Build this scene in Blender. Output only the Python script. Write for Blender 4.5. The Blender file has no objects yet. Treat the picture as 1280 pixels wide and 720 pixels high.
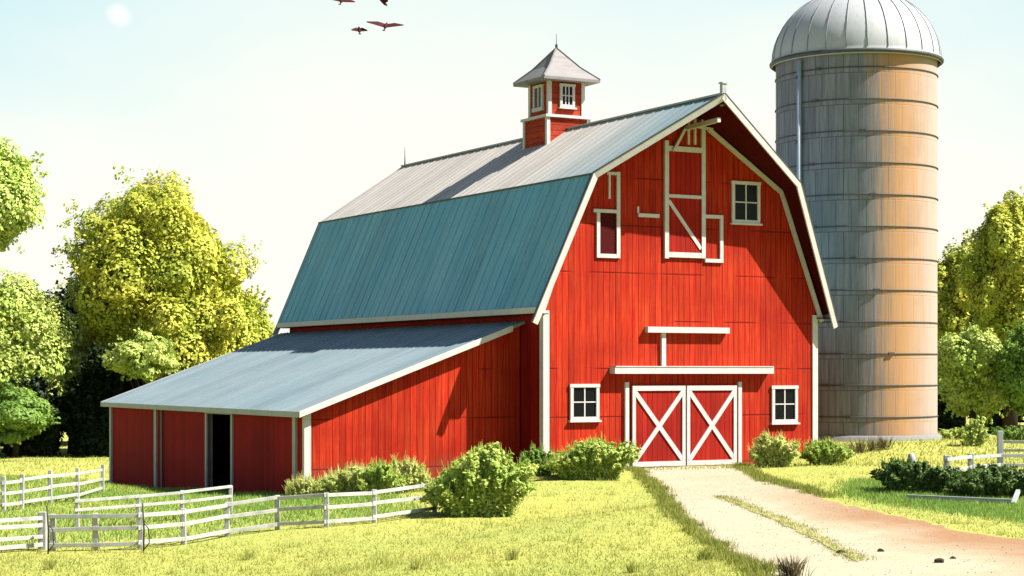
import bpy, bmesh, math, random
import numpy as np
from mathutils import Vector, Matrix
random.seed(7); rng = np.random.default_rng(11)
C = bpy.context.scene.collection
R = math.radians
F = 2370.0; HX, HY = 640.0, 465.0; CZ = 3.0     # focal length and horizon in photo pixels, eye height

# ------------------------------------------------------------------ tagging
def tag(o, label=None, cat=None, group=None, kind=None):
    if label: o['label'] = label
    if cat: o['category'] = cat
    if group: o['group'] = group
    if kind: o['kind'] = kind
    return o
def empty(name, loc=(0,0,0), rz=0, label=None, cat=None, group=None):
    o = bpy.data.objects.new(name, None); C.objects.link(o)
    o.location = loc; o.rotation_euler = (0,0,rz); o.empty_display_size = .3
    return tag(o, label, cat, group)

# ------------------------------------------------------------------ mesh builder
class MB:
    def __init__(s): s.v = []; s.f = []; s.m = []; s.smooth = []
    def add(s, vs, fs, mi=0, sm=False):
        n = len(s.v); s.v += [tuple(v) for v in vs]
        for f in fs: s.f.append(tuple(i+n for i in f)); s.m.append(mi); s.smooth.append(sm)
    def box(s, a, b, mi=0):
        x0,y0,z0 = a; x1,y1,z1 = b
        s.add([(x0,y0,z0),(x1,y0,z0),(x1,y1,z0),(x0,y1,z0),(x0,y0,z1),(x1,y0,z1),(x1,y1,z1),(x0,y1,z1)],
              [(0,3,2,1),(4,5,6,7),(0,1,5,4),(1,2,6,5),(2,3,7,6),(3,0,4,7)], mi)
    def prism(s, poly, d, mi=0):           # poly 3D points, extruded by vector d
        n = len(poly); d = Vector(d)
        vs = [Vector(p) for p in poly] + [Vector(p)+d for p in poly]
        fs = [tuple(range(n-1,-1,-1)), tuple(range(n,2*n))] + [(i,(i+1)%n,(i+1)%n+n,i+n) for i in range(n)]
        s.add(vs, fs, mi)
    def beam(s, p, q, w, h, up=(0,0,1), mi=0):   # box from p to q, width w sideways, h along up
        p = Vector(p); q = Vector(q); d = (q-p).normalized(); up = Vector(up)
        side = d.cross(up).normalized(); u2 = side.cross(d).normalized()
        a = side*w/2; b = u2*h/2
        s.add([p-a-b,p+a-b,p+a+b,p-a+b,q-a-b,q+a-b,q+a+b,q-a+b],
              [(0,3,2,1),(4,5,6,7),(0,1,5,4),(1,2,6,5),(2,3,7,6),(3,0,4,7)], mi)
    def tube(s, pts, rad, n=8, mi=0, sm=True):
        pts = [Vector(p) for p in pts]; base = len(s.v)
        vs = []; fs = []
        for i, p in enumerate(pts):
            d = (pts[min(i+1,len(pts)-1)] - pts[max(i-1,0)]).normalized()
            a = d.cross(Vector((0.13,0.97,0.21))); 
            if a.length < .05: a = d.cross(Vector((1,0,0)))
            a.normalize(); b = d.cross(a)
            r = rad[i] if hasattr(rad,'__len__') else rad
            for k in range(n):
                t = 2*math.pi*k/n; vs.append(p + a*math.cos(t)*r + b*math.sin(t)*r)
        for i in range(len(pts)-1):
            for k in range(n):
                fs.append((i*n+k, i*n+(k+1)%n, (i+1)*n+(k+1)%n, (i+1)*n+k))
        fs.append(tuple(range(n-1,-1,-1))); fs.append(tuple(range((len(pts)-1)*n, len(pts)*n)))
        s.add(vs, fs, mi, sm)
    def build(s, name, mats, parent=None, bevel=0):
        me = bpy.data.meshes.new(name); me.from_pydata(s.v, [], s.f)
        for m in (mats if isinstance(mats,(list,tuple)) else [mats]): me.materials.append(m)
        me.polygons.foreach_set('material_index', s.m); me.polygons.foreach_set('use_smooth', s.smooth)
        me.update(); bm = bmesh.new(); bm.from_mesh(me); bmesh.ops.recalc_face_normals(bm, faces=bm.faces); bm.to_mesh(me); bm.free()
        o = bpy.data.objects.new(name, me); C.objects.link(o)
        if parent: o.parent = parent
        if bevel:
            md = o.modifiers.new('b','BEVEL'); md.width = bevel; md.segments = 2; md.limit_method = 'ANGLE'
        return o

def np_mesh(name, verts, nper, mat, parent=None):
    """many separate n-gons of nper vertices each"""
    nv = len(verts); nf = nv//nper
    me = bpy.data.meshes.new(name)
    me.vertices.add(nv); me.vertices.foreach_set('co', verts.astype(np.float32).ravel())
    me.loops.add(nv); me.loops.foreach_set('vertex_index', np.arange(nv, dtype=np.int32))
    me.polygons.add(nf); me.polygons.foreach_set('loop_start', np.arange(0,nv,nper,dtype=np.int32))
    me.update(calc_edges=True); me.materials.append(mat)
    o = bpy.data.objects.new(name, me); C.objects.link(o)
    if parent: o.parent = parent
    return o

# ------------------------------------------------------------------ materials
# overall reflectance of each material family (multiplies the colours below)
KS = {'shaded_teal_metal_roof':1.05,'sunlit_weathered_metal_roof':.66,'pale_blue_metal_roof':.46,'concrete_silo_staves':.50,'silo_dome_metal':.64,'meadow_ground':.44,'weathered_white_paint':.55,'fence_white_paint':.45,'grey_trim_paint':.6,'pale_gravel_track':.44,'red_siding_side':.42,'red_siding_shed':.62,'red_siding_front':.50,'red_door_boards':.48,'maroon_soffit':.4}
class N:
    def __init__(s, name):
        m = bpy.data.materials.new(name); m.use_nodes = True; s.m = m; s.t = m.node_tree
        s.n = s.t.nodes; s.b = s.n['Principled BSDF']; s.out = s.n['Material Output']
    def node(s, ty, **kw):
        x = s.n.new(ty)
        for k, v in kw.items():
            if k.startswith('i_'):
                key = k[2:]; key = int(key) if key.isdigit() else key.replace('_',' ')
                x.inputs[key].default_value = v
            else: setattr(x, k, v)
        return x
    def l(s, a, b): s.t.links.new(a, b)
    def coord(s, which='Object', scale=(1,1,1)):
        tc = s.node('ShaderNodeTexCoord'); mp = s.node('ShaderNodeMapping'); mp.inputs['Scale'].default_value = scale
        s.l(tc.outputs[which], mp.inputs[0]); return mp.outputs[0]
    def noise(s, vec, scale, detail=4, rough=.55, dist=0):
        x = s.node('ShaderNodeTexNoise'); x.inputs['Scale'].default_value = scale; x.inputs['Detail'].default_value = detail
        x.inputs['Roughness'].default_value = rough; x.inputs['Distortion'].default_value = dist
        if vec is not None: s.l(vec, x.inputs['Vector'])
        return x.outputs['Fac']
    def ramp(s, fac, stops):
        x = s.node('ShaderNodeValToRGB'); e = x.color_ramp.elements
        while len(e) < len(stops): e.new(.5)
        for el, (p, c) in zip(e, stops): el.position = p; el.color = (*c, 1) if len(c) == 3 else c
        s.l(fac, x.inputs[0]); return x.outputs[0]
    def mix(s, fac, a, b, mode='MIX'):
        x = s.node('ShaderNodeMix', data_type='RGBA', blend_type=mode)
        for sock, v in ((x.inputs[0], fac), (x.inputs[6], a), (x.inputs[7], b)):
            if isinstance(v, (int,float)): sock.default_value = v
            elif isinstance(v, tuple): sock.default_value = (*v,1)
            else: s.l(v, sock)
        return x.outputs[2]
    def math(s, op, a, b=0, c=None, clamp=False):
        x = s.node('ShaderNodeMath', operation=op, use_clamp=clamp)
        for i, v in enumerate((a,b,c)):
            if v is None: continue
            if isinstance(v,(int,float)): x.inputs[i].default_value = v
            else: s.l(v, x.inputs[i])
        return x.outputs[0]
    def bump(s, h, strength=.4, dist=.02):
        x = s.node('ShaderNodeBump'); x.inputs['Strength'].default_value = strength; x.inputs['Distance'].default_value = dist
        s.l(h, x.inputs['Height']); s.l(x.outputs[0], s.b.inputs['Normal'])
    K = .52
    def col(s, c):
        K = KS.get(s.m.name, N.K); s.l(s.mix(1.0, c, (K,K,K), 'MULTIPLY'), s.b.inputs['Base Color'])
    def set(s, rough=.7, spec=.3, metal=0):
        s.b.inputs['Roughness'].default_value = rough; s.b.inputs['Specular IOR Level'].default_value = spec; s.b.inputs['Metallic'].default_value = metal
        return s.m
GREY = lambda v: (v,v,v)

def siding(name, base, streak, axis=0, bw=.22, seams=True):
    """painted vertical boards: joints, per-board tone, streaked worn paint"""
    k = N(name); tc = k.node('ShaderNodeTexCoord'); sp = k.node('ShaderNodeSeparateXYZ'); k.l(tc.outputs['Object'], sp.inputs[0])
    u = k.math('DIVIDE', sp.outputs[axis], bw)
    wn = k.node('ShaderNodeTexWhiteNoise', noise_dimensions='1D'); k.l(k.math('FLOOR', u), wn.inputs['W'])
    fr = k.math('FRACT', u)
    d = k.math('MINIMUM', fr, k.math('SUBTRACT', 1, fr))
    groove = k.math('MULTIPLY', d, 14, clamp=True)
    sc = [5,5,5]; sc[2] = .35; sc[axis] = 9
    st = k.noise(k.coord('Object', tuple(sc)), 1.6, 6, .7)
    st2 = k.noise(k.coord('Object', tuple(x*3 for x in sc)), 2.2, 4, .6)
    blotch = k.noise(k.coord('Object'), .35, 4, .6)
    c = k.mix(k.ramp(st, [(.40,GREY(0)),(.66,GREY(.9))]), base, streak)
    c = k.mix(k.ramp(st2, [(.25,GREY(.45)),(.5,GREY(0))]), c, tuple(x*.5 for x in base))
    c = k.mix(k.ramp(blotch, [(.38,GREY(0)),(.68,GREY(.62))]), c, tuple(x*.5 for x in base))
    v = k.math('MULTIPLY_ADD', wn.outputs['Value'], .30, .82)
    c = k.mix(1.0, c, v, 'MULTIPLY')
    c = k.mix(groove, tuple(x*.35 for x in base), c)
    h = groove
    if seams:
        zf = k.math('FRACT', k.math('DIVIDE', k.math('ADD', sp.outputs[2], k.math('MULTIPLY', k.math('FLOOR', k.math('DIVIDE', sp.outputs[axis], 2.6)), 0.0)), 1.55))
        zm = k.math('MULTIPLY', k.math('MINIMUM', zf, k.math('SUBTRACT',1,zf)), 45, clamp=True)
        gate = k.ramp(k.noise(k.coord('Object',(.5,.5,1.6)), 1.0, 2), [(.46,GREY(1)),(.54,GREY(0))])
        zm2 = k.math('MAXIMUM', zm, gate)
        c = k.mix(zm2, tuple(x*.3 for x in base), c); h = k.math('MULTIPLY', h, zm2)
    fl = k.noise(k.coord('Object', tuple(x*2 for x in sc)), 3.1, 7, .8)
    c = k.mix(k.ramp(fl, [(.665,GREY(0)),(.70,GREY(.55))]), c, (.30,.16,.12))
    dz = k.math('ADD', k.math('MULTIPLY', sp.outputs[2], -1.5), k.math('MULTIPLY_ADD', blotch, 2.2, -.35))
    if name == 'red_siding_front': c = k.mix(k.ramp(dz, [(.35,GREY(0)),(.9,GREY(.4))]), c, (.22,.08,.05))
    k.col(c); k.bump(k.math('ADD', h, k.math('MULTIPLY', st2, .35)), .55, .02)
    return k.set(.75, .08)
RED = (.66,.022,.009); REDS = (.90,.11,.026)
M = {}
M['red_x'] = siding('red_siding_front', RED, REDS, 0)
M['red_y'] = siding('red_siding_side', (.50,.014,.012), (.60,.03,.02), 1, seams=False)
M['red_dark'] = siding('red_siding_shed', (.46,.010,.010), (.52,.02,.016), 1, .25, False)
M['red_door'] = siding('red_door_boards', (.60,.022,.012), (.70,.05,.02), 0, .19, False)
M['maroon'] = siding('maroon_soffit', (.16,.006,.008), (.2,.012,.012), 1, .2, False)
def paint(name, c1, c2, rough=.55):
    k = N(name); a = k.noise(k.coord('Object',(1,1,1)), 3.5, 6, .65); b = k.noise(k.coord('Object',(14,14,2)), 1.5, 5, .7)
    c = k.mix(k.ramp(a, [(.45,GREY(0)),(.75,GREY(1))]), c1, c2)
    c = k.mix(k.ramp(b, [(.62,GREY(0)),(.72,GREY(.55))]), c, tuple(x*.45 for x in c2))
    k.col(c); k.bump(b, .25, .01); return k.set(rough, .3)
M['white'] = paint('weathered_white_paint', (.80,.77,.73), (.68,.64,.60))
M['white2'] = paint('fence_white_paint', (.76,.76,.70), (.42,.43,.38))
M['grey_trim'] = paint('grey_trim_paint', (.52,.54,.53), (.38,.40,.40))
M['dark_trim'] = paint('dark_metal_trim', (.10,.10,.10), (.06,.06,.065))
M['black'] = paint('dark_iron', (.03,.03,.03), (.05,.045,.04))
def roofmat(name, c1, c2, c3, front=None, rough=.5):
    k = N(name)
    big = k.noise(k.coord('Object'), .28, 5, .65, .6)
    st = k.noise(k.coord('Object',(.25,6,.25)), 1.4, 6, .7)
    fine = k.noise(k.coord('Object'), 9, 4, .7)
    c = k.mix(k.ramp(big, [(.35,GREY(0)),(.65,GREY(1))]), c1, c2)
    if front:
        tc = k.node('ShaderNodeTexCoord'); sp = k.node('ShaderNodeSeparateXYZ'); k.l(tc.outputs['Object'], sp.inputs[0])
        f = k.math('MULTIPLY_ADD', k.math('ADD', sp.outputs[1], k.math('MULTIPLY', big, 5)), -.17, 1.25, clamp=True)
        c = k.mix(f, c, front)
    c = k.mix(k.ramp(st, [(.48,GREY(0)),(.70,GREY(.85))]), c, c3)
    tc = k.node('ShaderNodeTexCoord'); sp = k.node('ShaderNodeSeparateXYZ'); k.l(tc.outputs['Object'], sp.inputs[0])
    wn = k.node('ShaderNodeTexWhiteNoise', noise_dimensions='1D'); k.l(k.math('FLOOR', k.math('DIVIDE', sp.outputs[1], 1.2)), wn.inputs['W'])
    c = k.mix(1.0, c, k.math('MULTIPLY_ADD', wn.outputs['Value'], .16, .90), 'MULTIPLY')
    rs = k.noise(k.coord('Object',(.5,3,.5)), 1.1, 7, .75); c = k.mix(k.ramp(rs, [(.60,GREY(0)),(.72,GREY(.5))]), c, (.30,.20,.13))
    c = k.mix(k.ramp(fine, [(.55,GREY(0)),(.8,GREY(.35))]), c, tuple(x*.55 for x in c1))
    k.col(c); k.bump(k.math('ADD', fine, st), .3, .015); k.set(.62,.12)
    return k.m
M['roof_shaded'] = roofmat('shaded_teal_metal_roof', (.13,.33,.42), (.19,.37,.44), (.09,.22,.30))  # lower slope: its blue-green shade is put into the base colour
M['roof_sunlit'] = roofmat('sunlit_weathered_metal_roof', (.62,.57,.50), (.54,.50,.46), (.38,.36,.33), front=(.26,.38,.41))  # upper slope of the same roof: sunlit beige put into the base colour
M['roof_shed'] = roofmat('pale_blue_metal_roof', (.33,.45,.49), (.42,.52,.55), (.27,.38,.42))
M['zinc'] = roofmat('zinc_cupola_roof', (.40,.37,.36), (.33,.31,.30), (.22,.2,.2))
def simple(name, c, rough=.6, spec=.4, metal=0):
    k = N(name); a = k.noise(k.coord(), 6, 4); k.col(k.mix(a, tuple(x*.75 for x in c), tuple(min(1,x*1.25) for x in c))); return k.set(rough, spec, metal)
M['glass'] = simple('dark_window_glass', (.008,.009,.011), .35, .12)
M['glass_red'] = simple('window_glass_reddish', (.10,.03,.03), .2, .5)
# silo staves
k = N('concrete_silo_staves'); tc = k.node('ShaderNodeTexCoord'); sp = k.node('ShaderNodeSeparateXYZ'); k.l(tc.outputs['Object'], sp.inputs[0])
ang = k.math('ARCTAN2', sp.outputs[1], sp.outputs[0]); U = k.math('MULTIPLY', ang, 3.04)
cb = k.node('ShaderNodeCombineXYZ'); k.l(U, cb.inputs[0]); k.l(sp.outputs[2], cb.inputs[1])
br = k.node('ShaderNodeTexBrick', offset=.5); k.l(cb.outputs[0], br.inputs['Vector'])
for nm, v in (('Scale',1.0),('Mortar Size',.016),('Mortar Smooth',.3),('Brick Width',.55),('Row Height',1.16),('Bias',0)): br.inputs[nm].default_value = v
br.inputs['Color1'].default_value = (.30,.31,.33,1); br.inputs['Color2'].default_value = (.40,.40,.41,1); br.inputs['Mortar'].default_value = (.15,.15,.16,1)
mp = k.node('ShaderNodeMapping'); mp.inputs['Scale'].default_value = (7,.35,1); k.l(cb.outputs[0], mp.inputs[0])
st = k.noise(mp.outputs[0], 1.3, 7, .75); bl = k.noise(k.coord(), .6, 5, .6)
c = k.mix(k.ramp(st, [(.40,GREY(0)),(.68,GREY(.95))]), br.outputs[0], (.19,.19,.205))
# warm ochre of the silo's sunlit side painted into the colour, as ragged streaks
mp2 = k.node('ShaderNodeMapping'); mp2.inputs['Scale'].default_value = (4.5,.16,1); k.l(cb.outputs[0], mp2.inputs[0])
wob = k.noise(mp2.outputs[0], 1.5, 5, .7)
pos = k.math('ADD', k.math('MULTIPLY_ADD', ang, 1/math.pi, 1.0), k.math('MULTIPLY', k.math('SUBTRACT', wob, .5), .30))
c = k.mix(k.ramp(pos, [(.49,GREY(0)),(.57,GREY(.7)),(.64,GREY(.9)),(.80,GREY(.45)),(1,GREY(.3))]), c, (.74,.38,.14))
c = k.mix(k.ramp(pos, [(.62,GREY(0)),(.80,GREY(.55)),(1,GREY(.6))]), c, (.66,.58,.50))  # paler tan of the lit side, painted in towards the right edge
c = k.mix(k.ramp(bl, [(.5,GREY(0)),(.8,GREY(.3))]), c, (.2,.21,.2))
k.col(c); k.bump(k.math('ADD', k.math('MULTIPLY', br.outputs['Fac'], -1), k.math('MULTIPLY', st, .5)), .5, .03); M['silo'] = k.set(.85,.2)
k = N('silo_dome_metal'); a = k.noise(k.coord(), 1.1, 5, .6); b = k.noise(k.coord('Object',(4,4,.6)), 2, 5, .7)
k.col(k.mix(k.ramp(b,[(.5,GREY(0)),(.75,GREY(.5))]), k.mix(a, (.44,.47,.49), (.58,.58,.58)), (.30,.36,.40))); k.bump(b,.2,.02); M['dome'] = k.set(.55,.25,0)
M['pipe'] = simple('pale_pipe', (.55,.66,.72), .4)
M['bark'] = simple('bark', (.07,.05,.035), .9, .1)
M['bird'] = simple('dark_feathers', (.10,.022,.022), .8, .1)
M['stone'] = simple('stone', (.28,.25,.2), .9, .2)

def leafmat(name, c1, c2, c3, trans=.35, sc=.35):
    k = N(name); g = k.node('ShaderNodeNewGeometry')
    n1 = k.noise(k.coord(), sc, 3, .6)
    c = k.mix(k.ramp(n1, [(.35,GREY(0)),(.65,GREY(1))]), c1, c2)
    c = k.mix(k.ramp(g.outputs['Random Per Island'], [(.45,GREY(0)),(1,GREY(.8))]), c, c3)
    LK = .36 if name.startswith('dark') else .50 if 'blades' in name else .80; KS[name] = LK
    k.col(c); c = k.mix(1.0, c, (LK,LK,LK), 'MULTIPLY'); k.set(.6,.2)
    tr = k.node('ShaderNodeBsdfTranslucent'); k.l(c, tr.inputs[0]); mx = k.node('ShaderNodeMixShader'); mx.inputs[0].default_value = trans
    k.l(k.b.outputs[0], mx.inputs[1]); k.l(tr.outputs[0], mx.inputs[2]); k.l(mx.outputs[0], k.out.inputs[0])
    return k.m
L = {}
L['yellow'] = leafmat('yellow_green_leaves', (.72,.66,.09), (.40,.48,.06), (.40,.46,.05), .26)
L['lime'] = leafmat('lime_leaves', (.52,.64,.13), (.68,.72,.22), (.30,.44,.07), .28)
L['green'] = leafmat('mid_green_leaves', (.22,.38,.07), (.32,.46,.09), (.14,.24,.04))
L['deep'] = leafmat('deep_green_leaves', (.09,.17,.035), (.15,.23,.05), (.05,.09,.02), .2, 1.2)
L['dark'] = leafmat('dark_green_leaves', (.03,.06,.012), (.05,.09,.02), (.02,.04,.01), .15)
L['shrub'] = leafmat('shrub_leaves', (.40,.56,.10), (.62,.68,.17), (.20,.32,.04), .35, 1.5)
L['pale'] = leafmat('pale_flowering_shrub_leaves', (.66,.68,.20), (.42,.54,.10), (.75,.68,.34), .35, 2)
L['grass'] = leafmat('grass_blades', (.70,.70,.17), (.60,.67,.15), (.62,.66,.15), .5, .25)
L['verge'] = leafmat('verge_grass_blades', (.52,.52,.09), (.38,.44,.07), (.24,.3,.05), .3, .8)
L['dry'] = leafmat('dry_grass_blades', (.22,.17,.08), (.3,.24,.1), (.1,.1,.05), .2, .8)

# ------------------------------------------------------------------ barn axes
A = Vector((1.01, 60.0, 0)); ux, uy = .8804, .4742
ROT = math.atan2(uy, ux)
def loc2w(s, v, z=0): return Vector((A.x + s*ux - v*uy, A.y + s*uy + v*ux, z))
def w2loc(x, y):
    dx, dy = x-A.x, y-A.y; return dx*ux+dy*uy, -dx*uy+dy*ux
def wall(px, py, v=0.0):            # a point of the barn's front wall plane seen at a photo pixel -> (s, z)
    r = (px-HX)/F; ax = A.x - v*uy; ay = A.y + v*ux
    s = (r*ay-ax)/(ux-r*uy); Y = ay+s*uy
    return s, CZ+(HY-py)/F*Y
def sidev(px, s):                   # same for a side wall: distance back along the barn
    r = (px-HX)/F; ax = A.x+s*ux; ay = A.y+s*uy
    return (ax-r*ay)/(uy+r*ux)

# ------------------------------------------------------------------ terrain
CP = []
def cp(px, py, Y): CP.append(((px-HX)/F*Y, Y, CZ-(py-HY)/F*Y))
for s, v, z in ((0,-.3,0),(3,-.5,-.15),(7.5,-.5,-.15),(10.9,0,.28),(-3.5,1.2,-.45),(-7.6,1.2,-.85),(-7.6,8,-1.1),(-7.6,15,-1.35),(-7.6,22,-1.6),(5,10,0),(5,20,-.3),(11,10,.35),(-3,12,-.8),(-3,22,-1.2),(5,-4,-.1),(1,-5,-.2)):
    p = loc2w(s,v); CP.append((p.x,p.y,z))
cp(1070,553,68); cp(1160,551,69); cp(1250,553,75); cp(1200,553,90); CP.append((13,74,.35))
cp(60,566,98); cp(250,566,100); cp(-100,568,95); cp(0,600,64)
cp(0,690,39.5); cp(230,680,41); cp(468,655,43.5); cp(600,644,45.5); cp(0,640,50); cp(100,630,52)
cp(700,612,52); cp(940,590,58); cp(1030,584,59.5)
cp(1130,612,48); cp(1270,628,45); cp(1100,596,54); cp(1260,600,52)
cp(200,720,34); cp(640,720,31); cp(1000,720,29); cp(1280,720,29); cp(1280,670,37); cp(1150,650,40); cp(1000,640,42.5); cp(900,640,42)
for x,y,z in ((0,0,.6),(0,15,.2),(-25,10,0),(25,10,.2),(-45,40,-1),(45,40,.3),(60,80,.2),(-60,90,-1.6),(0,120,-1),(40,120,-.2),(-40,130,-1.4),
              (-300,200,-1.5),(300,200,-1),(0,400,-1.5),(-300,-200,0),(300,-200,0),(0,1500,-2),(-1500,0,-2),(1500,0,-2),(0,-1500,-2)): CP.append((x,y,z))
CPA = np.array(CP)
def terr(x, y):
    x = np.atleast_1d(np.asarray(x,float)); y = np.atleast_1d(np.asarray(y,float)); out = np.empty(x.shape)
    xf, yf, of = x.ravel(), y.ravel(), out.ravel()
    for i in range(0, len(xf), 20000):
        d2 = (xf[i:i+20000,None]-CPA[None,:,0])**2 + (yf[i:i+20000,None]-CPA[None,:,1])**2 + 2.5
        w = d2**-2.0; of[i:i+20000] = (w*CPA[None,:,2]).sum(1)/w.sum(1)
    return of.reshape(x.shape)
def tz(x, y): return float(terr(x,y)[0])
def ground(px, py):                 # where the sight line through a photo pixel meets the ground
    Y = 20.0
    while Y < 400:
        x = (px-HX)/F*Y
        if CZ-(py-HY)/F*Y <= tz(x,Y): break
        Y += .25
    lo, hi = Y-.25, Y
    for _ in range(12):
        m = (lo+hi)/2
        if CZ-(py-HY)/F*m <= tz((px-HX)/F*m, m): hi = m
        else: lo = m
    return Vector(((px-HX)/F*hi, hi, tz((px-HX)/F*hi, hi)))

gx = np.concatenate([-np.geomspace(4000,50,26), np.arange(-49.5,50,.6), np.geomspace(50,4000,26)])
gy = np.concatenate([-np.geomspace(3000,15,16), np.arange(-14,20,2), np.arange(20,112,.6), np.geomspace(112,5000,26)])
GX, GY = np.meshgrid(gx, gy); GZ = terr(GX, GY)
me = bpy.data.meshes.new('ground'); nx, ny = len(gx), len(gy)
idx = np.arange(nx*ny).reshape(ny,nx)
me.from_pydata(np.stack([GX,GY,GZ],-1).reshape(-1,3).tolist(), [], np.stack([idx[:-1,:-1],idx[:-1,1:],idx[1:,1:],idx[1:,:-1]],-1).reshape(-1,4).tolist())
me.polygons.foreach_set('use_smooth', [True]*len(me.polygons))
k = N('meadow_ground'); n1 = k.noise(k.coord(), .12, 4, .6); n2 = k.noise(k.coord(), 1.3, 6, .7); n3 = k.noise(k.coord(), 18, 4, .7)
c = k.mix(k.ramp(n1,[(.35,GREY(0)),(.65,GREY(1))]), (.70,.68,.16), (.58,.64,.15))
c = k.mix(k.ramp(n2,[(.5,GREY(0)),(.8,GREY(.35))]), c, (.58,.60,.12)); c = k.mix(k.ramp(n3,[(.45,GREY(.0)),(.8,GREY(.4))]), c, (.46,.48,.10))
k.col(c); k.bump(k.math('ADD',n2,n3), .5, .05); me.materials.append(k.set(.9,.1))
g = bpy.data.objects.new('ground', me); C.objects.link(g); tag(g, kind='structure')

def resample(pts, n):
    pts = np.array(pts, float); d = np.r_[0, np.cumsum(np.linalg.norm(np.diff(pts,axis=0),axis=1))]
    # smooth parameterisation (Catmull-Rom through linear resample + smoothing)
    t = np.linspace(0, d[-1], n); r = np.stack([np.interp(t, d, pts[:,i]) for i in range(pts.shape[1])], 1)
    for _ in range(max(2, n//25)):
        r[1:-1] = (r[:-2]+2*r[1:-1]+r[2:])/4
    return r
def sheet(name, left, right, mat, off, n=160, m=26, rag=.12, kind='structure'):
    a = resample([tuple(ground(*p))[:2] if len(p)==2 else p[:2] for p in left], n); b = resample([tuple(ground(*p))[:2] if len(p)==2 else p[:2] for p in right], n)
    ra = np.convolve(rng.normal(0,1,n+6), np.ones(4)/2,'same')[3:-3]*rag; rb = np.convolve(rng.normal(0,1,n+6), np.ones(4)/2,'same')[3:-3]*rag
    nrm = (b-a)/np.maximum(np.linalg.norm(b-a,axis=1),.01)[:,None]
    a = a+nrm*ra[:,None]; b = b+nrm*rb[:,None]
    t = np.linspace(0,1,m)[None,:,None]; P = a[:,None,:]*(1-t)+b[:,None,:]*t
    z = terr(P[...,0],P[...,1])+off
    V = np.concatenate([P, z[...,None]],-1).reshape(-1,3)
    ix = np.arange(n*m).reshape(n,m); me = bpy.data.meshes.new(name)
    me.from_pydata(V.tolist(), [], np.stack([ix[:-1,:-1],ix[:-1,1:],ix[1:,1:],ix[1:,:-1]],-1).reshape(-1,4).tolist())
    bm = bmesh.new(); bm.from_mesh(me); bmesh.ops.recalc_face_normals(bm, faces=bm.faces)
    if sum(f.normal.z for f in bm.faces) < 0: bmesh.ops.reverse_faces(bm, faces=bm.faces)
    bm.to_mesh(me); bm.free()
    me.polygons.foreach_set('use_smooth', [True]*len(me.polygons)); me.materials.append(mat)
    uvl = me.uv_layers.new(name='UVMap'); vi = np.empty(len(me.loops), np.int32); me.loops.foreach_get('vertex_index', vi)
    uvs = np.stack([(vi%m)/(m-1), (vi//m)/(n-1)],1); uvl.data.foreach_set('uv', uvs.astype(np.float32).ravel())
    o = bpy.data.objects.new(name, me); C.objects.link(o); tag(o, kind=kind); return o, a, b
k = N('pale_gravel_track'); n1 = k.noise(k.coord(), .35, 5, .6); n2 = k.noise(k.coord(), 3, 6, .7); n3 = k.noise(k.coord(), 30, 3, .7)
c = k.mix(k.ramp(n1,[(.35,GREY(0)),(.7,GREY(1))]), (.80,.72,.50), (.76,.65,.42)); c = k.mix(k.ramp(n2,[(.5,GREY(0)),(.75,GREY(.5))]), c, (.55,.45,.30))
c = k.mix(k.ramp(n3,[(.45,GREY(0)),(.75,GREY(.8))]), c, (.42,.35,.24)); 
# bare reddish-brown earth on the outer side of the track, away from the barn; crumbling edges
tc = k.node('ShaderNodeTexCoord'); sp = k.node('ShaderNodeSeparateXYZ'); k.l(tc.outputs['UV'], sp.inputs[0])
ue, ve = sp.outputs[0], sp.outputs[1]
f = k.math('MULTIPLY', k.math('MULTIPLY_ADD', k.math('ADD', ue, k.math('MULTIPLY', k.math('SUBTRACT',n1,.5), .5)), 2.8, -1.48, clamp=True), k.math('MULTIPLY_ADD', ve, 3.4, -1.25, clamp=True))
c = k.mix(k.math('MULTIPLY', f, .9), c, (.50,.26,.12))
def edgealpha(k, ue, nn, width):
    e = k.math('MINIMUM', ue, k.math('SUBTRACT', 1, ue)); a_ = k.math('SUBTRACT', k.math('DIVIDE', e, width), k.math('MULTIPLY', nn, 1.6))
    al = k.math('MULTIPLY_ADD', a_, 4, 2.0, clamp=True); k.l(al, k.b.inputs['Alpha'])
edgealpha(k, ue, n2, .07)
k.col(c); k.bump(k.math('ADD',n2,n3), .5, .03); M['gravel'] = k.set(.9,.15)
pl = loc2w(3.1,-.02); pr = loc2w(7.5,-.02)
Ledge = [(pl.x,pl.y,0),(803,592),(822,612),(842,642),(895,685),(950,722),(1010,760),(1075,800)]
Redge = [(pr.x,pr.y,0),(940,594),(975,606),(1035,624),(1100,640),(1190,660),(1290,676),(1420,700)]
track, TA, TB = sheet('gravel_track', Ledge, Redge, M['gravel'], .022, 200, 40, .09)
k = N('grass_strip_soil'); n2 = k.noise(k.coord(), 6, 5, .7); k.col(k.mix(n2,(.42,.44,.09),(.66,.55,.32))); tc = k.node('ShaderNodeTexCoord'); sp = k.node('ShaderNodeSeparateXYZ'); k.l(tc.outputs['UV'], sp.inputs[0]); edgealpha(k, sp.outputs[0], n2, .35); k.bump(n2,.6,.04); M['strip'] = k.set(.9,.1)
strip, SA, SB = sheet('grass_strip', [(898,621),(935,640),(975,657),(1020,679),(1050,694),(1068,705)], [(905,620),(950,636),(992,653),(1032,672),(1062,689),(1082,701)], M['strip'], .032, 80, 8, .05)

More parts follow.
